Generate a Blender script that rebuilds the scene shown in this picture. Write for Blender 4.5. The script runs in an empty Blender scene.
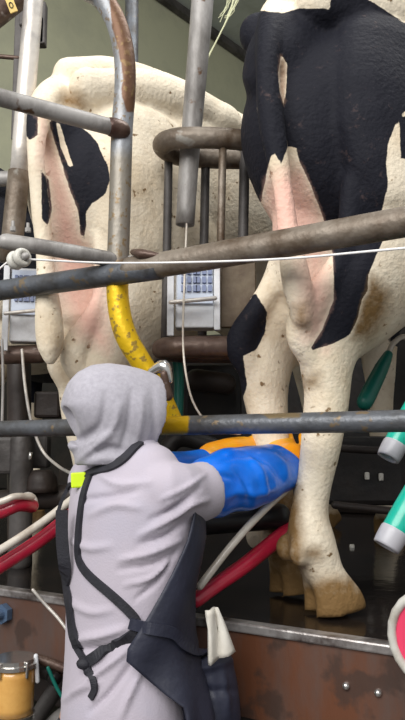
import bpy, bmesh, math, random
import numpy as np
from mathutils import Vector, Matrix, noise
from mathutils.bvhtree import BVHTree
random.seed(7)
C = bpy.context.scene.collection
V = Vector
# ------------------------------------------------------------------ camera
FOC, HZ = 700.0, 440.0
PIT = math.atan((HZ-360)/FOC)
CZ = 1.35
CAM = V((0, 0, CZ))
cp, sp = math.cos(PIT), math.sin(PIT)
def ray(px, py):
    x = (px-202.5)/FOC; y = (360-py)/FOC
    return V((x, cp-y*sp, sp+y*cp))
def at(px, py, Y):
    d = ray(px, py); return CAM+d*(Y/d.y)
def proj(P):
    P = np.asarray(P, float)
    x = P[:, 0]; y = P[:, 1]; z = P[:, 2]-CZ
    dep = y*cp+z*sp; up = -y*sp+z*cp
    dep = np.where(dep < .05, .05, dep)
    return np.stack([202.5+FOC*x/dep, 360-FOC*up/dep], 1)
N = V((.5, .866, 0)); U = V((.866, -.5, 0))           # inward / along the platform edge
E0 = V((0, 1.65, 0)); ZP = .954
def PE(px, py, d=0):                                   # point on the vertical plane d metres inside the edge
    r = ray(px, py); t = (N.dot(E0-CAM)+d)/N.dot(r); return CAM+r*t
def ES(s, d, z): return E0+U*s+N*d+V((0, 0, z))
def atz(px, py, z):
    r = ray(px, py); return CAM+r*((z-CZ)/r.z)

cd = bpy.data.cameras.new('camera'); cam = bpy.data.objects.new('camera', cd); C.objects.link(cam)
cam.location = CAM; cam.rotation_euler = (math.pi/2+PIT, 0, 0)
cd.sensor_fit = 'VERTICAL'; cd.sensor_height = 36; cd.lens = FOC/720*36; cd.clip_start = .02
bpy.context.scene.camera = cam

# ------------------------------------------------------------------ materials
def s2l(c): return tuple(((v/255)/12.92 if v/255 <= .04045 else ((v/255+.055)/1.055)**2.4) for v in c[:3])+(1,)
class NT:
    def __init__(s, m): s.n = m.node_tree.nodes; s.l = m.node_tree.links
    def new(s, t, **k):
        n = s.n.new('ShaderNode'+t)
        for a, b in k.items(): setattr(n, a, b)
        return n
    def ln(s, a, b): s.l.new(a, b)
def mat(name, col, rough=.6, metal=0, var=None, vscale=8, vamt=.5, bump=0, bscale=40, stretch=(1, 1, 1), layers=(), noise_edge=.35, nscale=30,
        trans=0, emit=None, coat=0, spec=.5, sheen=0, alpha=1, flecks=None, top=None):
    m = bpy.data.materials.new(name); m.use_nodes = True; t = NT(m)
    b = t.n['Principled BSDF']
    b.inputs['Roughness'].default_value = rough; b.inputs['Metallic'].default_value = metal
    b.inputs['Specular IOR Level'].default_value = spec
    b.inputs['Transmission Weight'].default_value = trans; b.inputs['Coat Weight'].default_value = coat
    b.inputs['Sheen Weight'].default_value = sheen; b.inputs['Alpha'].default_value = alpha
    tc = t.new('TexCoord'); mp = t.new('Mapping'); mp.inputs['Scale'].default_value = stretch
    t.ln(tc.outputs['Object'], mp.inputs['Vector'])
    rgb = t.new('RGB'); rgb.outputs[0].default_value = s2l(col); cur = rgb.outputs[0]
    if var:
        nz = t.new('TexNoise'); nz.inputs['Scale'].default_value = vscale; nz.inputs['Detail'].default_value = 6; nz.inputs['Roughness'].default_value = .65
        t.ln(mp.outputs[0], nz.inputs['Vector'])
        mr = t.new('MapRange'); mr.inputs['From Min'].default_value = .5-.22*vamt; mr.inputs['From Max'].default_value = .62
        mr.inputs['From Min'].default_value = .62-.35*vamt; mr.inputs['From Max'].default_value = .75-.15*vamt
        t.ln(nz.outputs['Fac'], mr.inputs['Value'])
        mx = t.new('Mix', data_type='RGBA'); t.ln(mr.outputs[0], mx.inputs['Factor']); t.ln(cur, mx.inputs['A']); mx.inputs['B'].default_value = s2l(var)
        cur = mx.outputs['Result']
    if flecks:
        nz = t.new('TexNoise'); nz.inputs['Scale'].default_value = flecks[1]; nz.inputs['Detail'].default_value = 3
        t.ln(tc.outputs['Object'], nz.inputs['Vector'])
        mr = t.new('MapRange'); mr.inputs['From Min'].default_value = flecks[2]; mr.inputs['From Max'].default_value = flecks[2]+.05
        t.ln(nz.outputs['Fac'], mr.inputs['Value'])
        mx = t.new('Mix', data_type='RGBA'); t.ln(mr.outputs[0], mx.inputs['Factor']); t.ln(cur, mx.inputs['A']); mx.inputs['B'].default_value = s2l(flecks[0])
        cur = mx.outputs['Result']
    if layers:
        at_ = t.new('Attribute', attribute_name='mask'); sx = t.new('SeparateColor'); t.ln(at_.outputs['Color'], sx.inputs[0])
        nz = t.new('TexNoise'); nz.inputs['Scale'].default_value = nscale; nz.inputs['Detail'].default_value = 5; nz.inputs['Roughness'].default_value = .7
        t.ln(tc.outputs['Object'], nz.inputs['Vector'])
        for i, (lc, w) in enumerate(layers):
            ad = t.new('Math', operation='MULTIPLY_ADD'); ad.inputs[1].default_value = noise_edge; t.ln(nz.outputs['Fac'], ad.inputs[0]); t.ln(sx.outputs[i], ad.inputs[2])
            mr = t.new('MapRange'); c0 = .5+.5*noise_edge
            mr.inputs['From Min'].default_value = c0-w; mr.inputs['From Max'].default_value = c0+w; t.ln(ad.outputs[0], mr.inputs['Value'])
            mx = t.new('Mix', data_type='RGBA'); t.ln(mr.outputs[0], mx.inputs['Factor']); t.ln(cur, mx.inputs['A']); mx.inputs['B'].default_value = s2l(lc)
            cur = mx.outputs['Result']
    if top:
        nz = t.new('TexNoise'); nz.inputs['Scale'].default_value = top[1]; nz.inputs['Detail'].default_value = 4
        t.ln(tc.outputs['Object'], nz.inputs['Vector'])
        mr = t.new('MapRange'); mr.inputs['From Min'].default_value = top[2]; mr.inputs['From Max'].default_value = top[2]+.06; mr.inputs['To Max'].default_value = .75
        t.ln(nz.outputs['Fac'], mr.inputs['Value'])
        mx = t.new('Mix', data_type='RGBA'); t.ln(mr.outputs[0], mx.inputs['Factor']); t.ln(cur, mx.inputs['A']); mx.inputs['B'].default_value = s2l(top[0])
        cur = mx.outputs['Result']
    t.ln(cur, b.inputs['Base Color'])
    if bump:
        nz = t.new('TexNoise'); nz.inputs['Scale'].default_value = bscale; nz.inputs['Detail'].default_value = 4; t.ln(mp.outputs[0], nz.inputs['Vector'])
        bp = t.new('Bump'); bp.inputs['Strength'].default_value = bump; bp.inputs['Distance'].default_value = .01; t.ln(nz.outputs['Fac'], bp.inputs['Height']); t.ln(bp.outputs[0], b.inputs['Normal'])
    if emit: b.inputs['Emission Color'].default_value = s2l(emit[0]); b.inputs['Emission Strength'].default_value = emit[1]
    return m
M = {}
M['steel'] = mat('galvanised_steel', (158, 155, 152), .5, .2, (104, 100, 96), 9, .5, .15, 60, (1, 1, .4), flecks=((92, 66, 44), 22, .66))
M['steel_bright'] = mat('bright_galvanised', (206, 200, 192), .38, .3, (150, 148, 146), 7, .4, .12, 60)
M['steel_dirty'] = mat('dirty_steel', (134, 124, 112), .5, .35, (84, 68, 52), 10, .7, .3, 50, flecks=((160, 156, 148), 16, .66))
M['steel_blue'] = mat('blue_grey_steel', (96, 100, 106), .45, .4, (70, 66, 62), 12, .6, .25, 60, flecks=((118, 104, 84), 30, .62))
M['steel_brown'] = mat('brown_steel', (98, 80, 70), .4, .35, (70, 48, 40), 12, .6, .25, 50, flecks=((146, 136, 130), 18, .66))
M['curve'] = mat('curved_pipe_paint', (150, 153, 158), .45, .4, (120, 118, 114), 10, .5, .2, 60, layers=[((98, 68, 46), .10), ((226, 186, 24), .07), ((134, 128, 118), .2)], nscale=35, noise_edge=.5, top=((122, 98, 60), 60, .58))
M['yellow_rail'] = mat('rail_paint', (98, 101, 106), .42, .4, (74, 72, 70), 12, .6, .25, 60, layers=[((205, 165, 20), .08), ((120, 104, 76), .1)], noise_edge=.5, nscale=40, flecks=((122, 106, 84), 30, .64))
M['dark'] = mat('dark_machine_paint', (20, 18, 18), .55, .1, (36, 29, 26), 6, .6, .3, 30)
M['dark_brown'] = mat('grimy_brown_paint', (52, 42, 37), .55, .1, (36, 30, 28), 6, .6, .3, 30)
M['grime_grey'] = mat('grimy_grey', (86, 82, 80), .55, .2, (50, 46, 44), 6, .6, .3, 30)
M['platform'] = mat('wet_platform', (20, 19, 21), .12, .0, (38, 32, 28), 5, .7, .12, 14, spec=.9)
M['skirt'] = mat('rusty_skirt', (94, 84, 80), .38, .2, (108, 68, 48), 5.5, .75, .2, 30, (1, 1, .3), top=((70, 56, 50), 11, .55))
M['lip'] = mat('highlight_lip', (176, 172, 170), .3, .5, (70, 56, 50), 12, .6, .2, 40)  # pale base colour carries the bright highlight along the platform edge
M['wall'] = mat('wall_paint', (178, 178, 152), .9, 0, (166, 166, 144), 2, .5)
M['ceiling'] = mat('ceiling_sheet', (172, 178, 170), .8, 0, (156, 160, 150), 3, .5)
M['floor'] = mat('wet_concrete', (78, 74, 70), .4, 0, (50, 46, 44), 3, .6, .3, 30)
COAT = [((20, 21, 31), .05), ((234, 188, 172), .45), ((126, 98, 60), .30)]
M['cow'] = mat('holstein_coat', (234, 222, 200), .75, 0, (214, 196, 168), 5, .5, .35, 90, layers=COAT, noise_edge=.45, nscale=34, spec=.25, flecks=((128, 104, 74), 40, .665))
M['shirt'] = mat('grey_jersey', (180, 172, 183), .85, 0, (176, 171, 185), 4, .4, .12, 260, sheen=.15)
M['hood'] = mat('heather_grey_jersey', (172, 169, 178), .9, 0, (160, 157, 166), 120, .8, .12, 300, sheen=.15)
M['skin'] = mat('skin', (190, 140, 112), .55, 0, (178, 122, 98), 12, .5)
M['apron'] = mat('navy_apron', (40, 43, 60), .55, 0, (32, 34, 48), 5, .5, .15, 60)
M['strap'] = mat('black_webbing', (36, 36, 44), .7, 0, (28, 28, 34), 60, .5, .2, 300)
M['neon'] = mat('neon_clip', (208, 238, 30), .4)
M['bluesleeve'] = mat('blue_vinyl', (8, 118, 236), .3, 0, (8, 98, 214), 6, .5, .25, 22, coat=.2)
M['glove'] = mat('orange_rubber', (246, 160, 26), .35, 0, (236, 186, 34), 7, .5, .15, 30, coat=.2)
M['white'] = mat('white_cloth', (226, 222, 212), .85, 0, (206, 200, 188), 8, .5, .2, 30)
M['whitepaint'] = mat('white_plastic', (216, 218, 222), .45, 0, (188, 188, 190), 14, .5)
M['keypanel'] = mat('pale_blue_panel', (196, 206, 222), .35, 0, (180, 190, 206), 14, .5)
M['key'] = mat('blue_key', (112, 124, 158), .4)
M['rust'] = mat('rust_plate', (108, 96, 78), .6, .2, (78, 62, 48), 9, .7, .2, 40)
M['red'] = mat('red_rubber', (186, 34, 62), .3, 0, (160, 26, 50), 10, .5, coat=.4)
M['clearhose'] = mat('milky_tube', (206, 198, 186), .25, 0, (176, 164, 150), 18, .5, coat=.3)
M['teal'] = mat('teal_rubber', (16, 176, 152), .3, 0, (12, 156, 136), 10, .5, coat=.3)
M['teal_dark'] = mat('deep_and_shaded_teal', (16, 104, 92), .4)  # dark green of the hoses; also the teal cup with shade in its colour
M['cupgrey'] = mat('grey_liner_end', (176, 176, 182), .35, 0, (150, 150, 156), 10, .4)
M['amber'] = mat('amber_milk', (222, 172, 96), .25, 0, (206, 150, 76), 9, .5, coat=.5)
M['chrome'] = mat('chrome', (210, 208, 204), .2, .9)
M['black'] = mat('black_rubber', (28, 28, 30), .4, 0, (40, 38, 38), 8, .5)
M['wire'] = mat('white_wire', (232, 230, 228), .5)
M['porc'] = mat('porcelain', (206, 204, 196), .35, 0, (176, 170, 158), 20, .4)
M['blue_bolt'] = mat('blue_bolt', (88, 110, 138), .5, .3)
M['pink'] = mat('pink_disc', (232, 70, 106), .4)
M['yellowtag'] = mat('yellow_tag', (206, 176, 92), .5, 0, (182, 150, 74), 12, .5)
M['ink'] = mat('black_ink', (36, 30, 22), .6)
M['boot'] = mat('white_boot', (188, 188, 184), .5)
M['hair'] = mat('dark_hair', (34, 26, 22), .6)
M['straw'] = mat('straw', (196, 198, 164), .8)
M['trouser'] = mat('dark_trousers', (44, 44, 52), .8)

# ------------------------------------------------------------------ mesh helpers
def smooth(me, on=True): me.polygons.foreach_set('use_smooth', [on]*len(me.polygons))
def link(name, me, m=None, parent=None, **props):
    o = bpy.data.objects.new(name, me); C.objects.link(o)
    if m is not None and me is not None and not me.materials: me.materials.append(m)
    if parent is not None: o.parent = parent
    for k, v in props.items(): o[k] = v
    return o
def obj(name, bm, m, parent=None, sm=True, bevel=0, **props):
    bmesh.ops.recalc_face_normals(bm, faces=bm.faces[:])
    me = bpy.data.meshes.new(name); bm.to_mesh(me); bm.free()
    if sm: smooth(me)
    o = link(name, me, m, parent, **props)
    if bevel:
        b = o.modifiers.new('bevel', 'BEVEL'); b.width = bevel; b.segments = 2; b.limit_method = 'ANGLE'
    return o
def thing(name, label, cat, loc=(0, 0, 0), group=None):
    o = bpy.data.objects.new(name, None); C.objects.link(o); o.location = loc; o.empty_display_size = .05
    o['label'] = label; o['category'] = cat
    if group: o['group'] = group
    o['_inv'] = 0; del o['_inv']
    return o
def put(o, root):            # parent a world-space mesh to a located empty
    o.parent = root; o.matrix_parent_inverse = Matrix.Translation(root.location).inverted(); return o
def tag(o, label, cat, group=None):
    o['label'] = label; o['category'] = cat
    if group: o['group'] = group
    return o
def struct(o): o['kind'] = 'structure'; return o
def catmull(pts, sub):
    """pts: list of tuples of floats (any length); returns interpolated list"""
    P = np.array(pts, float)
    if len(P) < 3 or sub < 2:
        if len(P) == 2 and sub > 1: return [P[0]+(P[1]-P[0])*i/sub for i in range(sub+1)]
        return list(P)
    Q = np.vstack([2*P[0]-P[1], P, 2*P[-1]-P[-2]]); out = []
    for i in range(1, len(Q)-2):
        for k in range(sub):
            t = k/sub
            out.append(.5*((2*Q[i])+(-Q[i-1]+Q[i+1])*t+(2*Q[i-1]-5*Q[i]+4*Q[i+1]-Q[i+2])*t*t+(-Q[i-1]+3*Q[i]-3*Q[i+1]+Q[i+2])*t**3))
    out.append(P[-1]); return out
def limb(bm, pts, ref=(1, 0, 0), n=20, sub=4, caps=True, round_caps=True, inner=0, pw=1):
    """pts rows: (x,y,z,r_ref,r_side). A tube with elliptical rings; r_ref along ref."""
    R = catmull([tuple(p) if len(p) == 5 else tuple(p)+(p[3],) for p in pts], sub)
    ref = V(ref); rings = []
    m = len(R)
    def ring(c, T, ra, rb):
        a = ref-T*ref.dot(T)
        if a.length < 1e-3: a = T.orthogonal()
        a.normalize(); b = T.cross(a)
        sg = lambda v: math.copysign(abs(v)**pw, v)
        return [bm.verts.new(c+a*(ra*sg(math.cos(2*math.pi*k/n)))+b*(rb*sg(math.sin(2*math.pi*k/n)))) for k in range(n)]
    tang = []
    for i in range(m):
        a = V(R[max(i-1, 0)][:3]); b = V(R[min(i+1, m-1)][:3]); T = (b-a)
        tang.append(T.normalized() if T.length > 1e-9 else V((0, 0, 1)))
    if caps and round_caps:
        c = V(R[0][:3]); r = min(R[0][3], R[0][4])
        for q in (80, 55, 28):
            rings.append(ring(c-tang[0]*r*math.sin(math.radians(q)), tang[0], R[0][3]*math.cos(math.radians(q)), R[0][4]*math.cos(math.radians(q))))
    for i in range(m): rings.append(ring(V(R[i][:3]), tang[i], max(R[i][3], 1e-4), max(R[i][4], 1e-4)))
    if caps and round_caps:
        c = V(R[-1][:3]); r = min(R[-1][3], R[-1][4])
        for q in (28, 55, 80):
            rings.append(ring(c+tang[-1]*r*math.sin(math.radians(q)), tang[-1], R[-1][3]*math.cos(math.radians(q)), R[-1][4]*math.cos(math.radians(q))))
    if inner:     # hollow open ends
        for i in range(m-1, -1, -1): rings.append(ring(V(R[i][:3]), tang[i], R[i][3]*inner, R[i][4]*inner))
        rings.append(rings[0]); caps = False
    for a, b in zip(rings[:-1], rings[1:]):
        for k in range(n): bm.faces.new((a[k], a[(k+1) % n], b[(k+1) % n], b[k]))
    if caps:
        bm.faces.new(rings[0][::-1]); bm.faces.new(rings[-1])
    return bm
def tube(pts, r, n=16, sub=6, hollow=False, flat=False, bm=None):
    bm = bm or bmesh.new()
    rr = r if isinstance(r, (list, tuple)) else [r]*len(pts)
    limb(bm, [tuple(p)+(q, q) for p, q in zip(pts, rr)], (0.31, .2, .93), n, sub, True, not flat and not hollow, .86 if hollow else 0)
    return bm
def box(bm, c, s, ax=None):
    """box at c, size s, axes (x,y,z vectors)"""
    ax = ax or (V((1, 0, 0)), V((0, 1, 0)), V((0, 0, 1)))
    vs = []
    for k in (-1, 1):
        for j in (-1, 1):
            for i in (-1, 1): vs.append(bm.verts.new(V(c)+ax[0]*(i*s[0]/2)+ax[1]*(j*s[1]/2)+ax[2]*(k*s[2]/2)))
    for f in ((0, 1, 3, 2), (4, 6, 7, 5), (0, 4, 5, 1), (2, 3, 7, 6), (0, 2, 6, 4), (1, 5, 7, 3)): bm.faces.new([vs[i] for i in f])
    return bm
UA = (U, N, V((0, 0, 1)))
def ball(bm, c, r, sc=(1, 1, 1), seg=16):
    mtx = Matrix.Translation(V(c)) @ Matrix.Diagonal((r*sc[0], r*sc[1], r*sc[2], 1))
    bmesh.ops.create_uvsphere(bm, u_segments=seg, v_segments=seg//2+2, radius=1, matrix=mtx); return bm
def remesh(bm, vox, it=6, fac=.5):
    bmesh.ops.recalc_face_normals(bm, faces=bm.faces[:])
    me = bpy.data.meshes.new('tmp'); bm.to_mesh(me); bm.free()
    o = bpy.data.objects.new('tmp', me); C.objects.link(o)
    r = o.modifiers.new('r', 'REMESH'); r.mode = 'VOXEL'; r.voxel_size = vox; r.adaptivity = 0
    s = o.modifiers.new('s', 'SMOOTH'); s.factor = fac; s.iterations = it
    dg = bpy.context.evaluated_depsgraph_get(); dg.update()
    out = bpy.data.meshes.new_from_object(o.evaluated_get(dg))
    bpy.data.objects.remove(o); bpy.data.meshes.remove(me)
    smooth(out); return out
def verts_np(me):
    a = np.empty(len(me.vertices)*3); me.vertices.foreach_get('co', a); return a.reshape(-1, 3)
def norms_np(me):
    a = np.empty(len(me.vertices)*3); me.vertices.foreach_get('normal', a); return a.reshape(-1, 3)
def setv(me, a): me.vertices.foreach_set('co', a.reshape(-1)); me.update()
def poly_sd(P, poly):
    """signed distance in px, positive inside"""
    poly = np.array(poly, float); n = len(poly)
    ins = np.zeros(len(P), bool); dmin = np.full(len(P), 1e9)
    for i in range(n):
        a = poly[i]; b = poly[(i+1) % n]; e = b-a; w = P-a
        t = np.clip((w@e)/(e@e+1e-9), 0, 1); d = np.linalg.norm(w-t[:, None]*e, axis=1); dmin = np.minimum(dmin, d)
        cond = ((a[1] > P[:, 1]) != (b[1] > P[:, 1]))
        xi = a[0]+(P[:, 1]-a[1])*(b[0]-a[0])/((b[1]-a[1]) if abs(b[1]-a[1]) > 1e-9 else 1e-9)
        ins ^= cond & (P[:, 0] < xi)
    return np.where(ins, dmin, -dmin)
def set_mask(me, ch):
    at_ = me.attributes.new('mask', 'FLOAT_COLOR', 'POINT')
    a = np.zeros((len(me.vertices), 4)); a[:, 3] = 1
    for i, c in enumerate(ch): a[:, i] = c
    at_.data.foreach_set('color', a.reshape(-1).astype(np.float32))
def poly_mask(Q, polys, w=7):
    v = np.full(len(Q), -1e9)
    for p in polys: v = np.maximum(v, poly_sd(Q, p))
    return np.clip(.5+v/(2*w), 0, 1)

# ------------------------------------------------------------------ setting
def room():
    bm = box(bmesh.new(), (0, 3, -.05), (18, 18, .1)); struct(obj('floor', bm, M['floor'], sm=False))
    # platform: a thick slab with the front edge at d=0
    bm = bmesh.new(); box(bm, ES(0, 1.6, ZP-.03), (9, 3.2, .06), UA)
    o = struct(obj('floor_platform', bm, M['platform'], sm=False))
    # wall running away to the right, ceiling above it
    a = at(165, 0, 7.8); b = at(250, 62, 9.14); d = (b-a); d.z = 0; d.normalize(); nn = V((-d.y, d.x, 0))
    zc = a.z
    mid = a+d*2.5
    box_ax = (d, nn, V((0, 0, 1)))
    bm = box(bmesh.new(), V((mid.x, mid.y, zc/2))+nn*.1, (17, .2, zc), box_ax); struct(obj('wall_back', bm, M['wall'], sm=False))
    bm = box(bmesh.new(), V((mid.x, mid.y, zc+.06))-nn*1.45, (17, 3.1, .1), box_ax); struct(obj('ceiling', bm, M['ceiling'], sm=False))
    bm = box(bmesh.new(), V((mid.x, mid.y, zc-.05))-nn*.06, (17, .08, .1), box_ax); struct(obj('trim_1', bm, M['grime_grey'], sm=False))
    bm = box(bmesh.new(), V((6.6, 6, 2.6)), (.2, 12, 5.2)); struct(obj('wall_right', bm, M['wall'], sm=False))
room()

# skirt of the platform
def skirt():
    r = thing('platform_skirt', 'rust-streaked steel skirt running along the edge of the milking platform', 'skirt', ES(0, 0, ZP-.2))
    bm = bmesh.new(); box(bm, ES(0, -.012, ZP-.105), (8.6, .02, .175), UA); put(obj('panel', bm, M['skirt'], sm=False), r)
    bm = bmesh.new(); box(bm, ES(0, -.012, ZP-.008), (8.6, .036, .02), UA); put(obj('edge_strip', bm, M['lip'], sm=False, bevel=.004, label='shiny edge strip, highlight in its pale colour'), r)
    for px, py, k in ((346, 686, 0), (378, 693, 0), (6, 613, 1)):
        p = PE(px, py, -.024); bm = bmesh.new()
        if k:
            limb(bm, [tuple(p)+(.026, .026), tuple(p-N*.018)+(.026, .026)], (0, 0, 1), 6, 1, True, False)
            limb(bm, [tuple(p-N*.018)+(.014, .014), tuple(p-N*.03)+(.012, .012)], (0, 0, 1), 12, 1)
            put(obj('hex_bolt', bm, M['blue_bolt'], sm=False, label='blue painted bolt head'), r)
        else:
            ball(bm, p, .008, (1, 1, 1), 12); put(obj('rivet', bm, M['chrome']), r)
skirt()

# ------------------------------------------------------------------ cows
def cow_bm(tail_pts, st):
    """st: per side (right -1, left 1): (hock x, hock y, hoof x, hoof y, toe turn)"""
    bm = bmesh.new()
    T = [(.03, 1.24, .15, .095), (.09, 1.20, .25, .16), (.19, 1.15, .335, .195), (.34, 1.12, .385, .225), (.52, 1.15, .355, .25), (.72, 1.14, .35, .285), (.95, 1.10, .375, .305),
         (1.2, 1.08, .38, .305), (1.45, 1.08, .37, .29), (1.65, 1.10, .34, .22), (1.8, 1.16, .26, .15)]
    limb(bm, [(x, 0, z, h, w) for x, z, h, w in T], (0, 0, 1), 36, 3, pw=.86)
    limb(bm, [(.03, 0, 1.40, .05, .045), (.2, 0, 1.45, .06, .08), (.45, 0, 1.46, .06, .13), (.9, 0, 1.45, .05, .12), (1.5, 0, 1.43, .05, .08)], (0, 0, 1), 16, 3)
    for s in (-1, 1):
        ball(bm, (.47, s*.185, 1.355), .07, (1.4, 1, .9)); ball(bm, (.05, s*.09, 1.33), .062, (1.2, .8, 1))
        limb(bm, [(.05, s*.09, 1.33, .06, .05), (.25, s*.15, 1.37, .07, .06), (.47, s*.185, 1.36, .06, .06)], (0, 0, 1), 12, 3)
        kx, ky, hx, hy, toe, th = st[s]
        fx = hx-.03; fy = hy
        mx, my = (kx+fx)/2, (ky+fy)/2
        Lg = [(.27, s*(.12+th*.6), 1.22, .21, .10), (.24, s*(.13+th), 1.05, .225, .105), (.30, s*(.145+th), .93, .225, .10), (.31, s*(.14+th), .83, .19, .09), (.5*.27+.5*kx+.04, s*(.7*(.14+th)+.3*ky), .73, .155, .076),
             (kx+.08, s*(.35*(.14+th)+.65*ky), .65, .118, .064), (kx+.02, s*ky, .58, .086, .058), (kx, s*ky, .52, .070, .052), (kx+.0, s*ky, .45, .054, .046), (mx, s*my, .34, .044, .041), (fx-.005, s*fy, .22, .045, .041),
             (fx, s*fy, .155, .053, .048), (fx+.02, s*(fy+toe*.012), .10, .045, .044)]
        limb(bm, Lg, (1, 0, 0), 20, 4)
        limb(bm, [(.10, s*(.12+th), .90, .06, .035), (kx*.6+.02, s*(.6*(.13+th)+.4*ky), .74, .034, .026), (kx-.080, s*ky, .60, .036, .034), (kx-.05, s*ky, .53, .03, .03)], (1, 0, 0), 12, 4)
        D = V((1, s*toe, 0)).normalized(); S = V((-D.y, D.x, 0)); B = V((fx+.02, s*(fy+toe*.012), 0))
        for e in (-1, 1):
            c = [B+D*a+S*(e*b)+V((0, 0, z)) for a, b, z in ((.0, .020, .095), (.014, .023, .06), (.026, .026, .03), (.030, .027, .008))]
            limb(bm, [tuple(c[0])+(.036, .023), tuple(c[1])+(.046, .026), tuple(c[2])+(.057, .028), tuple(c[3])+(.061, .029)], D, 14, 3, True, False)
            ball(bm, B-D*.066+S*(e*.03)+V((0, 0, .135)), .023, (1, .9, 1.3), 10)
        Fr = [(1.5, s*.17, 1.0, .15, .09), (1.48, s*.18, .8, .10, .075), (1.50, s*.165, .6, .066, .055), (1.52, s*.155, .45, .058, .05), (1.52, s*.15, .32, .038, .036), (1.52, s*.15, .17, .045, .042), (1.55, s*.15, .09, .045, .045)]
        limb(bm, Fr, (1, 0, 0), 16, 3)
        for e in (-1, 1): limb(bm, [(1.56, s*.15+e*.028, .07, .045, .028), (1.585, s*.15+e*.031, .01, .068, .034)], (1, 0, 0), 12, 3, True, False)
    limb(bm, [(.06, 0, 1.10, .03, .035), (.08, .01, 1.0, .06, .06), (.12, .02, .88, .10, .085), (.18, .03, .77, .14, .11), (.20, .03, .70, .12, .10)], (1, 0, 0), 24, 4)
    limb(bm, [(.2, 0, .84, .12, .12), (.35, 0, .84, .10, .11), (.5, 0, .84, .05, .08)], (0, 0, 1), 20, 3)
    for x in (.15, .25):
        for s in (-1, 1): limb(bm, [(x, .03+s*.05, .63, .02, .02), (x, .03+s*.05, .585, .013, .013)], (1, 0, 0), 10, 2)
    limb(bm, [(.0, 0, 1.30, .028, .026), (-.018, 0, 1.24, .03, .024), (-.004, 0, 1.18, .02, .016)], (1, 0, 0), 14, 3)
    limb(bm, [(1.55, 0, 1.16, .30, .16), (1.85, 0, 1.22, .22, .11), (2.08, 0, 1.26, .16, .09), (2.25, 0, 1.30, .14, .10)], (0, 0, 1), 20, 3)
    limb(bm, [(2.2, 0, 1.36, .10, .10), (2.32, 0, 1.30, .12, .11), (2.5, 0, 1.15, .09, .075), (2.66, 0, 1.02, .075, .07), (2.70, 0, .99, .06, .066)], (0, 0, 1), 20, 3)
    for s in (-1, 1):
        limb(bm, [(2.2, s*.08, 1.38, .03, .02), (2.17, s*.17, 1.38, .055, .018), (2.16, s*.25, 1.36, .02, .012)], (0, 0, 1), 12, 3)
        ball(bm, (2.36, s*.095, 1.29), .025)
    limb(bm, tail_pts, (1, 0, 0), 14, 4)
    return bm
YAW = math.atan2(.866, .5)
STAND = {-1: (.08, .09, .12, .095, .3, 0), 1: (.14, .10, .22, .10, .2, 0)}
def make_cow(loc, scale, tail_img, black, pink, dirt, label, seed, extra=None, white=(), head=30, st=STAND):
    base = V(loc)
    W = Matrix.Translation(base) @ Matrix.Rotation(math.radians(90-head), 4, 'Z') @ Matrix.Scale(scale, 4)
    WI = W.inverted()
    tp = [tuple(WI @ at(px, py, Y))+(r/scale, r/scale) for px, py, Y, r in tail_img]
    me = remesh(cow_bm(tp, st), .0085, 7)
    me.transform(W)
    # outward side muscle / hair ripples
    co = verts_np(me); nr = norms_np(me)
    k = co@np.array([[9, 3, 1], [-2, 8, 4], [3, -4, 11]]).T+seed
    amp = .0028*(np.sin(k[:, 0])*np.sin(k[:, 1]*1.3)+np.sin(k[:, 2]*1.7+k[:, 0]))
    co = co+nr*amp[:, None]; setv(me, co)
    Q = proj(co); view = co-np.array(CAM); facing = -(nr*view).sum(1)/np.linalg.norm(view, axis=1)
    loc3 = (np.c_[co, np.ones(len(co))]@np.array(WI).T)[:, :3]
    # parts of the hide the traced patches do not reach: broad blotches in the animal's own space
    blot = np.array([noise.noise(V((p[0]*1.7+seed, p[1]*1.7, p[2]*1.7))) for p in loc3])
    far = np.clip(.5+blot*5, 0, 1)
    far = np.where(loc3[:, 2] < .75, 0, far)
    b = poly_mask(Q, black, 4)
    if white: b = np.minimum(b, 1-poly_mask(Q, white, 3))
    seen = (facing > -.05) & (loc3[:, 0] < 1.0)
    near = (Q[:, 0] > -30) & (Q[:, 0] < 560) & (Q[:, 1] > -30) & (Q[:, 1] < 720)
    b = np.where(seen & near, b, far if extra is None else extra(loc3, far))
    pk = np.max([poly_mask(Q, [p], w_)*a_ for p, w_, a_ in pink], axis=0) if pink else np.zeros(len(co))
    pk = np.where(seen, pk, ((loc3[:, 2] < .9) & (np.abs(loc3[:, 1]) < .13) & (loc3[:, 0] < .8) & (loc3[:, 0] > .2))*.8)
    d = poly_mask(Q, dirt, 10) if dirt else np.zeros(len(co))
    d = np.maximum(d*.78, np.clip(1.35-loc3[:, 2]/.09, 0, .95))
    pk = pk*(1-b); d = d*(1-b*.8)
    set_mask(me, [b, pk, d])
    me.name = 'cow'
    # origin at the hooves
    me.transform(Matrix.Translation(-base)); me.update()
    o = link('cow', me, M['cow']); o.location = base
    return tag(o, label, 'cow')
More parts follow.
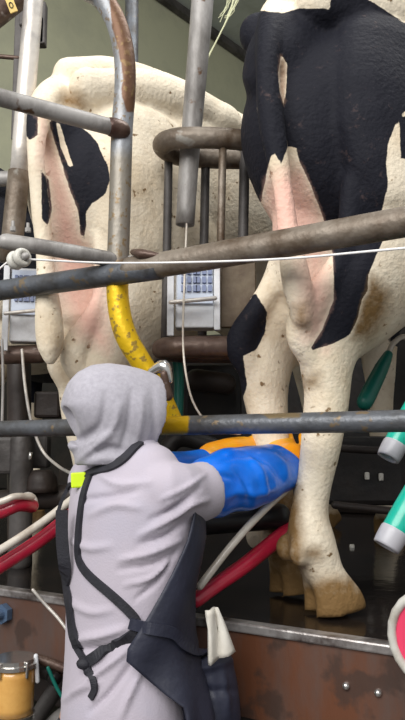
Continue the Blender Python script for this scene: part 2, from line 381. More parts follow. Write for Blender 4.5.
# right cow ---------------------------------------------------------
R_T = [(325, -14, 2.0, .05), (298, 0, 1.80, .048), (276, 16, 1.66, .042), (268, 50, 1.575, .034), (269, 95, 1.555, .029), (274, 140, 1.55, .026), (282, 185, 1.55, .023), (290, 240, 1.55, .026), (298, 290, 1.55, .032), (302, 318, 1.55, .024)]
blk_R = [[(200, 40), (235, 8), (283, 13), (300, 8), (330, 9), (336, -60), (366, -2), (405, 23), (450, 40), (490, 70), (505, 120), (480, 170), (448, 185), (432, 160), (425, 118), (405, 110), (396, 124), (389, 140), (386, 160), (388, 186), (380, 216), (383, 240), (368, 275),
          (368, 290), (362, 300), (358, 318), (350, 335), (332, 344), (308, 352), (322, 330), (334, 300), (333, 255), (327, 232), (322, 214), (311, 186), (299, 160), (297, 148), (288, 146), (286, 152), (281, 165), (274, 152), (269, 162), (264, 186), (260, 207), (262, 232), (256, 268), (220, 262)],
         [(256, 294), (267, 312), (265, 333), (256, 350), (243, 356), (247, 385), (241, 404), (234, 392), (212, 365), (212, 320), (238, 298)],
         [(399, 118), (430, 110), (430, 165), (401, 158)]]
pink_R = [([(280, 56), (286, 66), (284, 104), (281, 104), (279, 80)], 3, .6), ([(262, 185), (284, 170), (305, 170), (324, 215), (330, 300), (322, 345), (306, 335), (300, 250), (275, 250), (262, 240)], 16, .9)]
dirt_R = [[(277, 50), (290, 60), (288, 108), (278, 108)], [(352, 285), (370, 270), (392, 290), (390, 315), (370, 345), (350, 340), (346, 325)], [(296, 545), (322, 545), (325, 560), (298, 562)], [(296, 580), (362, 570), (362, 620), (300, 618)],
          [(262, 485), (302, 485), (310, 600), (262, 600)], [(292, 306), (308, 300), (309, 330), (296, 332)], [(300, 375), (322, 372), (320, 388), (300, 392)]]
make_cow((.190, 1.66, ZP), 1.10, R_T, blk_R, pink_R, dirt_R, 'black and white cow with a mostly black rump, standing right of the worker', 3.1, head=50, white=[[(281, 54), (287, 64), (286, 88), (284, 106), (280, 92), (278, 72)]],
         st={-1: (.065, .070, .058, .052, .35, .03), 1: (.10, .150, .13, .115, -.2, -.08)})
# left cow ----------------------------------------------------------
L_T = [(112, 82, 2.2, .06), (78, 84, 2.08, .055), (52, 96, 1.93, .043), (39, 118, 1.85, .034), (36, 150, 1.82, .028), (40, 200, 1.82, .025), (45, 260, 1.82, .028), (49, 310, 1.82, .036), (50, 345, 1.82, .034), (50, 358, 1.82, .02)]
blk_L = [[(49, 122), (60, 112), (88, 132), (98, 143), (102, 155), (108, 165), (110, 180), (105, 195), (92, 203), (86, 212), (86, 225), (84, 240), (80, 232), (78, 210), (70, 190), (62, 165), (54, 140)],
         [(22, 112), (38, 117), (38, 135), (30, 140), (24, 134)], [(41, 170), (49, 180), (52, 210), (48, 225), (42, 220)]]
pink_L = [([(40, 120), (46, 122), (62, 170), (78, 230), (104, 290), (108, 350), (80, 335), (56, 290), (52, 200), (40, 150)], 12, .9)]
dirt_L = [[(54, 96), (66, 88), (86, 92), (90, 110), (80, 116), (60, 108)], [(52, 340), (60, 335), (62, 350), (54, 352)]]
make_cow((-.425, 1.965, ZP), 1.06, L_T, blk_L, pink_L, dirt_L, 'mostly cream-white cow with one black thigh patch, behind the worker on the left', 9.7,
         extra=lambda p, f: np.where(p[:, 0] < 1.1, 0, f), white=[[(56, 122), (60, 124), (66, 145), (73, 166), (69, 167), (61, 148)]], head=42,
         st={-1: (.08, .09, .12, .095, .3, 0), 1: (.14, .06, .22, .06, .2, -.05)})
# far left cow --------------------------------------------------------
F_T = [(-62, 165, 2.5, .03), (-64, 175, 2.42, .03), (-66, 250, 2.4, .025), (-64, 330, 2.4, .03)]
make_cow((-.93, 2.45, ZP), 1.0, F_T, [[(-300, -50), (80, -50), (80, 285), (-300, 330)]], [], [], 'dark cow cut off by the left edge of the picture, beyond the steel post', 5.5,
         extra=lambda p, f: np.where(p[:, 2] > .6, 1, 0), head=5)

# ------------------------------------------------------------------ rails, posts
def one(name, bm, m, label, cat, group=None, **k): return tag(obj(name, bm, m, **k), label, cat, group)
def rails():
    # long upper rump rail with a splice
    r = thing('rump_rail', 'long upper steel rail across both cows with a rough welded splice', 'rail', PE(135, 270, -.10))
    a = PE(-60, 299, -.10); b = PE(160, 268, -.10)
    put(obj('rail_tube', tube([a, b], .027, 20, 8, flat=True), M['steel_blue'], sm=True, label='smooth grey left length of rail'), r)
    c = PE(470, 212, -.10); c = c+(c-b).normalized()*.9
    put(obj('rail_tube', tube([PE(136, 267, -.10), PE(150, 263, -.10), PE(175, 262.5, -.10), c], [.020, .024, .0295, .0295], 20, 8, flat=True), M['steel_dirty'], label='browner, thicker right length of rail'), r)
    bm = tube([PE(133, 252, -.115), PE(142, 254, -.125), PE(160, 256, -.115)], [.007, .012, .006], 10, 4)
    put(obj('weld_bead', bm, M['steel_brown']), r)
    # lower rail
    me = obj('rump_rail', tube([PE(-60, 430, -.07), PE(200, 425, -.07), PE(470, 419.5, -.07), PE(470, 419.5, -.07)+(PE(470, 419.5, -.07)-PE(200, 425, -.07)).normalized()*.9], .0215, 20, 24, flat=True), M['yellow_rail'])
    co = verts_np(me.data); Q = proj(co)
    set_mask(me.data, [poly_mask(Q, [[(140, 405), (188, 412), (186, 440), (140, 440)]], 5), poly_mask(Q, [[(262, 412), (300, 412), (300, 418), (262, 418)]], 5), 0*Q[:, 0]])
    tag(me, 'lower steel rail at hock height with yellow paint near the bent post', 'rail')
    # curved post
    pts = [at(40, -40, 1.62), at(80, -14, 1.66), at(101, -2, 1.68), at(116, 22, 1.68), at(124, 55, 1.68), at(125, 90, 1.68), at(122, 130, 1.68), at(120, 200, 1.68), at(118, 262, 1.68), at(118, 300, 1.68), at(125, 333, 1.68),
           at(140, 360, 1.69), at(158, 388, 1.71), at(176, 424, 1.735)]
    o = obj('bent_post', tube(pts, [.027]*10+[.027, .026, .024, .02], 24, 8, flat=True), M['curve'])
    co = verts_np(o.data); Q = proj(co)
    rust = poly_mask(Q, [[(104, -20), (110, 4), (112, 28), (117, 45), (121, 62), (123, 78), (121, 92), (126, 112), (140, 112), (145, 40), (128, -20)], [(112, 258), (130, 258), (130, 270), (112, 268)]], 4)
    facing = co[:, 1] < 1.75
    set_mask(o.data, [rust, poly_mask(Q, [[(90, 268), (140, 262), (200, 440), (120, 440)]], 3), poly_mask(Q, [[(100, 150), (140, 150), (140, 262), (100, 262)]], 10)*.8])
    tag(o, 'bent steel post, rusty at the top bend and yellow painted below', 'post')
    # upper left rail ending on the post with a rusty end
    r = thing('side_rail', 'grey steel rail at upper left meeting the bent post at its rusty collar', 'rail', at(118, 130, 1.66))
    put(obj('rail_tube', tube([at(-50, 85, 1.50), at(0, 97.5, 1.54), at(118, 129, 1.65)], .0205, 20, 6, flat=True), M['steel']), r)
    put(obj('end_collar', tube([at(112, 127, 1.645), at(121, 130, 1.655)], .0235, 20, 2), M['steel_brown'], label='rusty rounded collar'), r)
    # stub of second rail with rounded cap
    r = thing('side_rail', 'short steel rail with a round capped end above the white insulator', 'rail', at(60, 250, 1.6))
    put(obj('rail_tube', tube([at(6, 241.5, 1.56), at(60, 250, 1.60), at(136, 264, 1.70)], .0185, 20, 6), M['steel']), r)
    for px, py, h in ((13, 231, 10), (28, 232, 9)):
        p = at(px, py, 1.56); put(obj('bolt', tube([p, at(px, py-h, 1.56)], .004, 8, 2, flat=True, bm=tube([p, at(px, py-4, 1.56)], .007, 6, 1, flat=True)), M['steel'], sm=False), r)
    # small rails on the far left
    one('side_rail', tube([at(-60, 181, 2.0), at(29, 178, 2.0)], .023, 18, 4), M['steel'], 'short pale horizontal rail joining the left post from the left edge', 'rail')
    one('side_rail', tube([at(-60, 357, 2.1), at(41, 354, 2.1)], .028, 18, 4), M['steel_brown'], 'brown grimy rail below the left keypad, left of the hanging tail', 'rail')
    # left post
    r = thing('steel_post', 'tall bright galvanised post on the far left with a brown lower half', 'post', at(10, 330, 1.93))
    put(obj('upper_tube', tube([at(37, -40, 1.93), at(19, 180, 1.93)], .0275, 20, 6, flat=True), M['steel_bright'], label='bright galvanised upper tube'), r)
    put(obj('lower_tube', tube([at(19.2, 172, 1.93), at(10, 262, 1.93)], .031, 20, 4, flat=True), M['steel_dirty'], label='dirty brown lower tube'), r)
    # blue-grey bracket column behind
    r = thing('bracket_post', 'purplish grey column with bolted brackets behind the bright left post', 'post', at(20, 95, 2.4))
    bm = bmesh.new(); box(bm, at(20, 60, 2.4), (.035, .05, .62)); put(obj('column', bm, M['grime_grey'], sm=False, bevel=.004), r)
    for px, py, w, h in ((38, 25, .06, .16), (26, 20, .04, .06), (41, 33, .03, .1)):
        bm = box(bmesh.new(), at(px, py, 2.38), (w, .04, h)); put(obj('bracket', bm, M['grime_grey'], sm=False, bevel=.004), r)
    put(obj('rod', tube([at(-30, 54, 2.38), at(18, 58, 2.38)], .008, 10, 2), M['steel_brown']), r)
    # diagonal big pipe with tag at top left
    r = thing('diagonal_pipe', 'thick diagonal pipe in the top left corner carrying a yellow tag', 'pipe', at(-5, 15, 1.9))
    put(obj('pipe_tube', tube([at(-40, 42, 1.9), at(30, -12, 2.0)], .036, 20, 4, flat=True), M['steel_brown']), r)
    ax = (at(16, -4, 1.9)-at(6, 4, 1.9)).normalized(); n2 = V((0, -1, 0)); zz = ax.cross(n2).normalized()
    t = put(obj('number_tag', box(bmesh.new(), at(11, 4, 1.865), (.022, .004, .055), (V((.93, 0, .37)), V((0, 1, 0)), V((-.37, 0, .93)))), M['yellowtag'], sm=False, bevel=.001), r)
    bm = bmesh.new(); c = at(11, 5, 1.861); pts = [c+V((.93, 0, .37))*(.005*math.cos(q/10*2*math.pi))+V((-.37, 0, .93))*(.009*math.sin(q/10*2*math.pi)) for q in range(11)]
    put(obj('zero_mark', tube(pts, .0014, 6, 1, bm=bm), M['ink'], label='black 0 on the tag'), r)
    # centre drop tube
    r = thing('drop_tube', 'vertical steel tube hanging in the centre with an open lower end', 'tube', at(185, 222, 1.72))
    put(obj('outer_tube', tube([at(205, -40, 1.87), at(201, 20, 1.87), at(190, 150, 1.875), at(185, 225, 1.88)], [.032, .0315, .028, .026], 22, 5, hollow=True), M['steel']), r)
    put(obj('cord', tube([at(187, 215, 1.88), at(184.5, 280, 1.75), at(183, 340, 1.74), at(187, 380, 1.73), at(196, 408, 1.75), at(215, 430, 1.77), at(240, 434, 1.78)], .0028, 8, 4), M['clearhose'], label='thin white cord'), r)
rails()
# stall dividers: horizontal U loops and their uprights
def divider():
    r = thing('stall_divider', 'stall divider of two looped pipes with uprights between the two cows', 'divider', at(200, 345, 1.9))
    def loop(py, yb, far, m, nm):
        d = PE(160, py, .03); w = .10
        z = d.z
        # U lying flat: front branch, bend at left, back branch
        c = at(172, py, 1.82)
        P = [V((c.x+.27, c.y+.04, c.z)), V((c.x+.16, c.y+.0, c.z)), V((c.x+.02, c.y-.005, c.z)), V((c.x-.028, c.y+.045, c.z)), V((c.x+.03, c.y+.12, c.z)), V((c.x+.2, c.y+.14, c.z)), V((c.x+.27, c.y+.15, c.z))]
        return put(obj(nm, tube(P, .0285, 18, 8), m), r)
    loop(139, 0, 0, M['steel_dirty'], 'top_loop'); loop(347, 0, 0, M['steel_brown'], 'bottom_loop')
    for px, Y, rr, m, yb in ((168, 1.92, .012, 'grime_grey', 346), (205, 1.96, .013, 'grime_grey', 346), (222, 1.82, .0105, 'steel_dirty', 262), (244, 1.94, .015, 'grime_grey', 346)):
        put(obj('upright', tube([at(px+1, 140, Y), at(px-3*(yb-140)/206, yb, Y)], rr, 12, 4, flat=True), M[m]), r)
divider()
def keypad(px0, px1, py0, py1, Y, lab, plate, rot=0):
    c = at((px0+px1)/2, (py0+py1)/2, Y); w = (px1-px0)/FOC*Y; h = (py1-py0)/FOC*Y
    r = thing('milk_meter', lab, 'meter', c-V((0, 0, h/2)))
    a = math.radians(rot); ax = (V((math.cos(a), math.sin(a), 0)), V((-math.sin(a), math.cos(a), 0)), V((0, 0, 1)))
    put(obj('housing', box(bmesh.new(), c+ax[1]*.04, (w, .06, h), ax), M['whitepaint'], sm=False, bevel=.004), r)
    kp = put(obj('key_panel', box(bmesh.new(), c+V((0, 0, h*.16))-ax[1]*.0+ax[1]*.006, (w*.9, .012, h*.6), ax), M['keypanel'], sm=False), r)
    for i in range(3):
        for j in range(3):
            for q in range(2):
                k = box(bmesh.new(), c+ax[0]*(w*(-.30+.15*i+.36*q-(.0 if q == 0 else -.02)))+V((0, 0, h*(.34-.13*j))), (w*.10, .016, h*.09), ax)
                o = obj('key', k, M['key'], sm=False); o.parent = kp
    put(obj('front_rod', tube([c+ax[0]*(-w*.6)-ax[1]*.03-V((0, 0, h*.16)), c+ax[0]*(w*.5)-ax[1]*.03-V((0, 0, h*.10))], .006, 8, 2), M['steel_bright']), r)
    put(obj('side_strip', box(bmesh.new(), c-ax[0]*(w*.62)-V((0, 0, h*.06)), (.018, .012, h*1.15), ax), M['whitepaint'], sm=False, bevel=.002), r)
    if plate:
        put(obj('side_strip', box(bmesh.new(), c+ax[0]*(w*.56), (.016, .02, h*1.1), ax), M['whitepaint'], sm=False, bevel=.002), r)
        put(obj('side_plate', box(bmesh.new(), at(238, 293, Y+.05), (.095, .02, .19)), M['rust'], sm=False, bevel=.003, label='brown stained plate'), r)
    return r
keypad(175, 215, 260, 328, 1.80, 'pale keypad box framed by white strips, under the long rail in the centre', True)
keypad(10, 40, 266, 342, 2.06, 'pale keypad box at the left beside the hanging white tail', False, 10)

# fence wire and insulator
one('fence_wire', tube([at(-20, 285, 1.55), at(10, 260, 1.53)], .0022, 8, 2, bm=tube([at(20, 259, 1.52), at(120, 263, 1.555), at(270, 259.5, 1.40), at(430, 246, 1.20), at(430, 246, 1.20)+(at(430, 246, 1.20)-at(270, 259.5, 1.40)).normalized()*.8], .0024, 8, 8)), M['wire'], 'thin white electric wire stretched in front of the upper rail', 'wire')
def insul():
    c = at(19, 259, 1.53); a = V((.75, -.6, .1)).normalized()
    r = thing('insulator', 'round white porcelain insulator holding the fence wire at left', 'insulator', c)
    for s in (-.020, .004):
        bm = bmesh.new(); P = [c+a*s, c+a*(s+.016)]
        limb(bm, [tuple(P[0])+(.0195, .0195), tuple((P[0]+P[1])/2)+(.022, .022), tuple(P[1])+(.0195, .0195)], (0, 0, 1), 20, 3, True, False, .5)
        put(obj('disc', bm, M['porc']), r)
    put(obj('spindle', tube([c-a*.03, c+a*.024], .009, 12, 2), M['steel']), r)
insul()
def clamp():
    r = thing('hose_clamp', 'small chrome clamp on the bent post beside the hood', 'clamp', at(162, 395, 1.68))
    put(obj('band', tube([at(152, 372, 1.66), at(164, 366, 1.64), at(169, 380, 1.64)], [.012, .015, .010], 12, 4), M['chrome']), r)
    put(obj('lever', tube([at(164, 374, 1.63), at(168, 396, 1.64)], [.009, .012], 10, 3), M['steel_brown']), r)
clamp()

# ------------------------------------------------------------------ hoses
def hoses():
    one('red_hose', tube([at(-40, 525, 1.85), at(0, 512, 1.85), at(18, 505, 1.86), at(32, 506, 1.9)], .018, 14, 6), M['red'], 'short red hose end at the left edge under a white tube', 'hose')
    one('milk_tube', tube([at(-40, 512, 1.8), at(0, 502, 1.82), at(15, 496.5, 1.83), at(32, 497, 1.88)], .009, 12, 6), M['clearhose'], 'milky tube lying on the short red hose at left', 'tube')
    one('red_hose', tube([at(-40, 590, 1.7), at(0, 566, 1.75), at(40, 540, 1.8), at(75, 512, 1.85)], .018, 14, 6), M['red'], 'red hose slanting up to the worker from the left edge', 'hose')
    one('milk_tube', tube([at(-40, 571, 1.67), at(0, 550, 1.72), at(40, 524, 1.77), at(75, 497, 1.82)], .0105, 12, 6), M['clearhose'], 'milky tube running along the slanting red hose at left', 'tube')
    one('red_hose', tube([at(196, 600, 1.56), at(215, 586, 1.59), at(245, 565, 1.65), at(275, 541, 1.71), at(312, 512, 1.79)], [.0165, .017, .0185, .0195, .021], 14, 6), M['red'], 'dark red hose between the apron and the dirty hind leg', 'hose')
    one('milk_tube', tube([at(200, 586, 1.53), at(232, 545, 1.56), at(262, 512, 1.6), at(293, 484, 1.66)], .0085, 12, 6), M['clearhose'], 'clear tube slanting up under the blue sleeves', 'tube')
    r = thing('suction_canister', 'dark horizontal canister below the blue sleeves', 'canister', at(245, 534, 1.75))
    put(obj('canister_body', tube([at(200, 522, 1.73), at(278, 516, 1.75)], .032, 24, 2), M['black']), r)
    put(obj('nozzle', tube([at(255, 502, 1.72), at(262, 494, 1.72)], .012, 12, 2), M['whitepaint'], label='pale nozzle'), r)
    one('drain_hose', tube([at(22, 350, 2.05), at(25, 385, 2.05), at(31, 420, 2.05), at(42, 450, 2.05), at(58, 466, 2.0), at(72, 474, 1.9)], .0045, 10, 6), M['steel_bright'], 'thin grey hose curving down behind the worker at left', 'hose')
    one('signal_cable', tube([at(2, 340, 1.9), at(3, 380, 1.9), at(2, 425, 1.9)], .004, 8, 4), M['steel'], 'thin pale cable at the extreme left edge', 'cable')
    one('green_hose', tube([at(176, 352, 2.2), at(179, 385, 2.2), at(177, 430, 2.2)], .016, 12, 4), M['teal_dark'], 'dark green hose behind the looped pipe', 'hose')
hoses()
def cup(p0, p1, r, lab, m='teal', tail=True, endpiece=True):
    rt = thing('teat_cup', lab, 'milking cup', p0, 'teal teat cups on the right')
    d = (p1-p0).normalized(); L = (p1-p0).length
    P = lambda t: p0+d*(L*t)
    put(obj('shell', limb(bmesh.new(), [tuple(P(.17))+(r, r), tuple(P(.5))+(r*.97, r*.97), tuple(P(.8))+(r*.85, r*.85), tuple(P(1))+(r*.6, r*.6)], (0, 0, 1), 24, 4), M[m]), rt)
    if endpiece:
        put(obj('liner_end', limb(bmesh.new(), [tuple(P(0))+(r*1.0, r*1.0), tuple(P(.07))+(r*1.06, r*1.06), tuple(P(.17))+(r*1.07, r*1.07), tuple(P(.20))+(r*1.02, r*1.02)], (0, 0, 1), 24, 3, True, False, .7), M['cupgrey'], label='grey mouthpiece'), rt)
    q = P(1.4)+V((.10, .10, .0)); zz = max(ZP, 0)
    put(obj('short_tube', tube([P(.97), P(1.15)+V((.01, .01, .015)), P(1.3)+V((.05, .05, .01)), V((q.x+.04, q.y+.06, q.z-.08)), V((q.x+.08, q.y+.16, ZP+.012)), V((q.x+.16, q.y+.26, ZP+.010))], r*.36, 12, 5), M['clearhose']), rt)
    return rt
cup(at(388, 458, 1.52), at(425, 385, 1.55), .0245, 'teal milking cup just under the lower rail at the right edge')
cup(at(386, 547, 1.40), at(432, 462, 1.42), .0265, 'larger teal milking cup with a pale mouthpiece, lower right edge')
cup(at(360, 412, 2.0), at(388, 355, 2.1), .024, 'dim teal milking cup behind the hind leg, above the lower rail', 'teal_dark', endpiece=False)  # shade on this cup is put into its darker teal
def disc():
    c = at(436, 641, 1.22); r = thing('hose_reel', 'pink disc with a pale grey rim cut off by the right edge', 'reel', c-V((0, 0, .07)))
    a = V((.55, .8, .1)).normalized()
    bm = bmesh.new(); limb(bm, [tuple(c)+(.072, .072), tuple(c+a*.02)+(.072, .072)], (0, 0, 1), 40, 1, True, False); put(obj('disc_face', bm, M['pink'], sm=False), r)
    x = a.cross(V((0, 0, 1))).normalized(); z = x.cross(a)
    P = [c+x*(.076*math.cos(q/24*2*math.pi))+z*(.080*math.sin(q/24*2*math.pi)) for q in range(25)]
    put(obj('rim', tube(P, .008, 10, 1), M['porc']), r)
    put(obj('hub', tube([c-a*.01, c+a*.03], .015, 16, 1, flat=True), M['cupgrey']), r)
    put(obj('bracket', tube([c+a*.02, ES(.70, -.03, ZP-.1)], .012, 12, 2), M['steel']), r)
disc()
# ------------------------------------------------------------------ jar and clutter under the platform
def under():
    c = at(14, 690, 1.74); z0 = at(14, 712, 1.74).z; z1 = at(14, 664, 1.74).z
    r = thing('filter_jar', 'clear filter jar of amber milk under the platform, bottom left corner', 'jar', (c.x, c.y, z0-.03))
    put(obj('glass_body', limb(bmesh.new(), [(c.x, c.y, z0, .046, .046), (c.x, c.y, z0+.05, .0475, .0475), (c.x, c.y, z1-.005, .0475, .0475)], (1, 0, 0), 28, 3, True, False), M['amber'], label='amber filled glass'), r)
    limb(bm := bmesh.new(), [(c.x, c.y, z0-.012, .05, .05), (c.x, c.y, z0-.002, .05, .05)], (1, 0, 0), 28, 1, True, False); put(obj('base_ring', bm, M['chrome'], sm=False), r)
    limb(bm := bmesh.new(), [(c.x, c.y, z1-.004, .054, .054), (c.x, c.y, z1+.005, .054, .054), (c.x, c.y, z1+.006, .049, .049), (c.x, c.y, z1+.016, .049, .049)], (1, 0, 0), 28, 1, True, False)
    put(obj('lid', bm, M['chrome'], sm=False), r)
    for q in range(5):
        a = q*2*math.pi/5+.5; p = V((c.x+.052*math.cos(a), c.y+.052*math.sin(a), z1+.012))
        put(obj('lid_clamp', tube([p-V((0, 0, .03)), p], .004, 8, 1), M['chrome']), r)
    put(obj('outlet', tube([(c.x, c.y, z0-.01), (c.x, c.y, z0-.06)], .022, 14, 2), M['chrome']), r)
    one('milk_pipe', tube([at(36, 656, 1.74), at(37.5, 681, 1.74)], .0055, 10, 2), M['whitepaint'], 'short white plastic pipe hanging beside the amber jar', 'pipe')
    # beam under the platform and assorted pipes
    one('support_beam', box(bmesh.new(), ES(0, .35, .62), (8, .12, .16), UA), M['dark_brown'], 'dark steel support beam beneath the platform skirt', 'beam', sm=False, bevel=.006)
    data = [([(-20, 668), (25, 657), (70, 670), (120, 684)], 1.78, .012, 'steel_brown', 'rusty pipe just under the skirt behind the amber jar'),
            ([(48, 668), (58, 690), (68, 702), (90, 712)], 1.76, .0045, 'teal_dark', 'thin green-grey tube drooping right of the amber jar'),
            ([(30, 730), (45, 705), (60, 685), (75, 676)], 1.95, .022, 'grime_grey', 'grey pipe slanting up under the skirt at lower left'),
            ([(44, 735), (62, 716), (90, 706)], 1.85, .02, 'steel', 'pale pipe end at the bottom beside the worker'),
            ([(230, 712), (262, 707), (300, 716), (360, 735)], 1.62, .013, 'dark', 'dark cable bundle under the skirt at lower right')]
    for pl, Y, rr, m, lab in data:
        one('service_pipe', tube([at(x, y, Y) for x, y in pl], rr, 12, 6), M[m], lab, 'pipe')
    # valve body
    r = thing('valve', 'small grey valve under the skirt right of the amber jar', 'valve', at(44, 672, 1.80))
    put(obj('valve_body', tube([at(38, 668, 1.82), at(52, 672, 1.82)], .022, 16, 2), M['grime_grey']), r)
    put(obj('valve_cap', tube([at(52, 676, 1.8), at(56, 680, 1.78)], .015, 12, 2, flat=True), M['black']), r)
    one('swing_rod', tube([at(33, 590, 1.77), at(44, 603, 1.77), at(58, 618, 1.76), at(70, 634, 1.75)], .004, 8, 3), M['steel_bright'], 'thin pale string hanging over the rusty skirt beside the worker', 'string')
under()
# ------------------------------------------------------------------ machinery behind the cows
def back():
    one('inner_kerb', box(bmesh.new(), ES(-.2, 2.85, ZP+.56), (7.0, .2, 1.12), UA), M['dark'], 'long dark kerb wall behind the cows on the platform', 'kerb wall', sm=False, bevel=.01)
    one('manger', box(bmesh.new(), ES(.2, 2.52, ZP+.10), (5.4, .4, .20), UA), M['dark_brown'], 'low brown manger step in front of the dark kerb wall', 'manger', sm=False, bevel=.02)
    # left cluster of grey boxes and tubes
    r = thing('pulsator_unit', 'grey pulsator box on a thick grimy pipe behind the lower rail at left', 'machine', at(25, 590, 2.35))
    put(obj('pulsator_box', box(bmesh.new(), at(3, 455, 2.3), (.10, .12, .12)), M['grime_grey'], sm=False, bevel=.012), r)
    put(obj('stand_pipe', tube([at(19, 365, 2.35), at(20, 600, 2.35)], .040, 16, 3), M['dark_brown']), r)
    put(obj('stand_pipe', tube([at(22, 440, 2.25), at(20, 560, 2.25)], .036, 16, 3), M['grime_grey']), r)
    put(obj('cross_pipe', tube([at(-30, 505, 2.4), at(40, 498, 2.3), at(100, 495, 2.3)], .038, 16, 3), M['dark_brown']), r)
    put(obj('valve_head', tube([at(42, 492, 2.25), at(42, 478, 2.25), at(42, 470, 2.25)], [.05, .046, .03], 20, 3, flat=True), M['dark_brown']), r); put(obj('junction_box', box(bmesh.new(), at(49, 405, 2.4), (.09, .07, .09)), M['dark_brown'], sm=False, bevel=.01), r); put(obj('junction_box', box(bmesh.new(), at(38, 452, 2.45), (.08, .07, .11)), M['grime_grey'], sm=False, bevel=.01), r)
    put(obj('handle_ring', tube([at(28+8*math.cos(q/8*math.pi), 503-9*math.sin(q/8*math.pi), 1.95) for q in range(9)], .006, 8, 1), M['steel_bright']), r)
    put(obj('bolt', tube([at(30, 460, 2.2), at(31, 452, 2.2)], .006, 8, 1, flat=True), M['chrome']), r)
    # centre machine
    r = thing('milking_machine', 'dark milking machine housing between the looped pipe and the arm', 'machine', at(210, 470, 2.5))
    put(obj('machine_housing', box(bmesh.new(), at(212, 405, 2.65), (.22, .12, .30)), M['dark'], sm=False, bevel=.02), r)
    put(obj('motor', tube([at(196, 380, 2.5), at(225, 384, 2.5)], .04, 20, 2), M['dark_brown']), r)
    put(obj('pipe_bend', tube([at(165, 470, 2.3), at(170, 445, 2.3), at(185, 438, 2.3), at(212, 446, 2.3)], .03, 14, 4), M['dark']), r)
    # right machine seen between the legs
    r = thing('feed_unit', 'dark feed unit seen between the hind leg and the teal cups', 'machine', at(360, 560, 2.6))
    put(obj('unit_body', box(bmesh.new(), at(362, 470, 2.75), (.30, .15, .26)), M['dark'], sm=False, bevel=.02), r)
    for px, py in ((367, 476), (381, 477), (352, 548)): put(obj('latch', box(bmesh.new(), at(px, py, 2.66), (.018, .012, .028)), M['porc'], sm=False, bevel=.004), r)
    put(obj('cross_bar', tube([at(335, 448, 2.5), at(400, 452, 2.5)], .014, 10, 2), M['dark_brown']), r)
    put(obj('cross_bar', tube([at(335, 505, 2.5), at(400, 512, 2.5)], .014, 10, 2), M['dark_brown']), r)
    # blue-grey stanchion
    one('building_column', tube([at(132, -60, 3.3), at(131, 130, 3.3), (at(131, 130, 3.3).x, 3.3, ZP)], .034, 18, 2), M['steel_blue'], 'blue-grey vertical pipe column behind the top of the bent post', 'column')
    # straw wisps at the top
    bm = bmesh.new()
    for i in range(9):
        x = 236+random.uniform(-8, 5); tube([at(x, -20, 2.2), at(x-2, 6+random.uniform(-6, 6), 2.2), at(x-8-random.random()*6, 14+random.random()*10, 2.2)], .0013, 5, 2, bm=bm)
    tube([at(240, -5, 2.2), at(228, 18, 2.2), at(207, 60, 2.2)], .0028, 6, 3, bm=bm); tube([at(236, -5, 2.2), at(222, 30, 2.2), at(208, 56, 2.2)], .0018, 6, 3, bm=bm)
    tag(obj('frayed_twine', bm, M['straw']), 'frayed pale twine hanging at the top between the cows', 'twine')
back()

# ------------------------------------------------------------------ worker
F = V((.75, .66, 0)).normalized(); RR = V((F.y, -F.x, 0)); PC = V((-.150, 1.48, 0))
def L(r, f, z): return PC+RR*r+F*f+V((0, 0, z))
def row(p, a, b): return tuple(p)+(a, b)
HC = V((-.190, 1.475, 1.408)); HD = V((.90, .42, -.10)).normalized(); HX = HD.cross(V((0, 0, 1))).normalized(); HU = HX.cross(HD).normalized()
def H(r, f, u): return HC+HX*r+HD*f+HU*u
SR = at(172, 497, 1.39); ELR = at(232, 485, 1.52); WR = at(282, 470, 1.68)
SL = L(-.15, .0, 1.255); ELL = at(150, 480, 1.68); WL = at(222, 456, 1.78)
def torso_rows(k, z0=.72):
    rows = [(.72, 0.01, -.02, .145, .115), (.82, 0.01, -.02, .145, .112), (.93, 0, -.015, .14, .105), (1.05, 0, -.01, .148, .108), (1.16, 0, 0, .158, .115), (1.24, 0, 0, .158, .108), (1.285, 0, .0, .13, .085), (1.32, -.01, .0, .08, .06)]
    return [row(L(r, f, z), a+k, b+k) for z, r, f, a, b in rows if z >= z0]
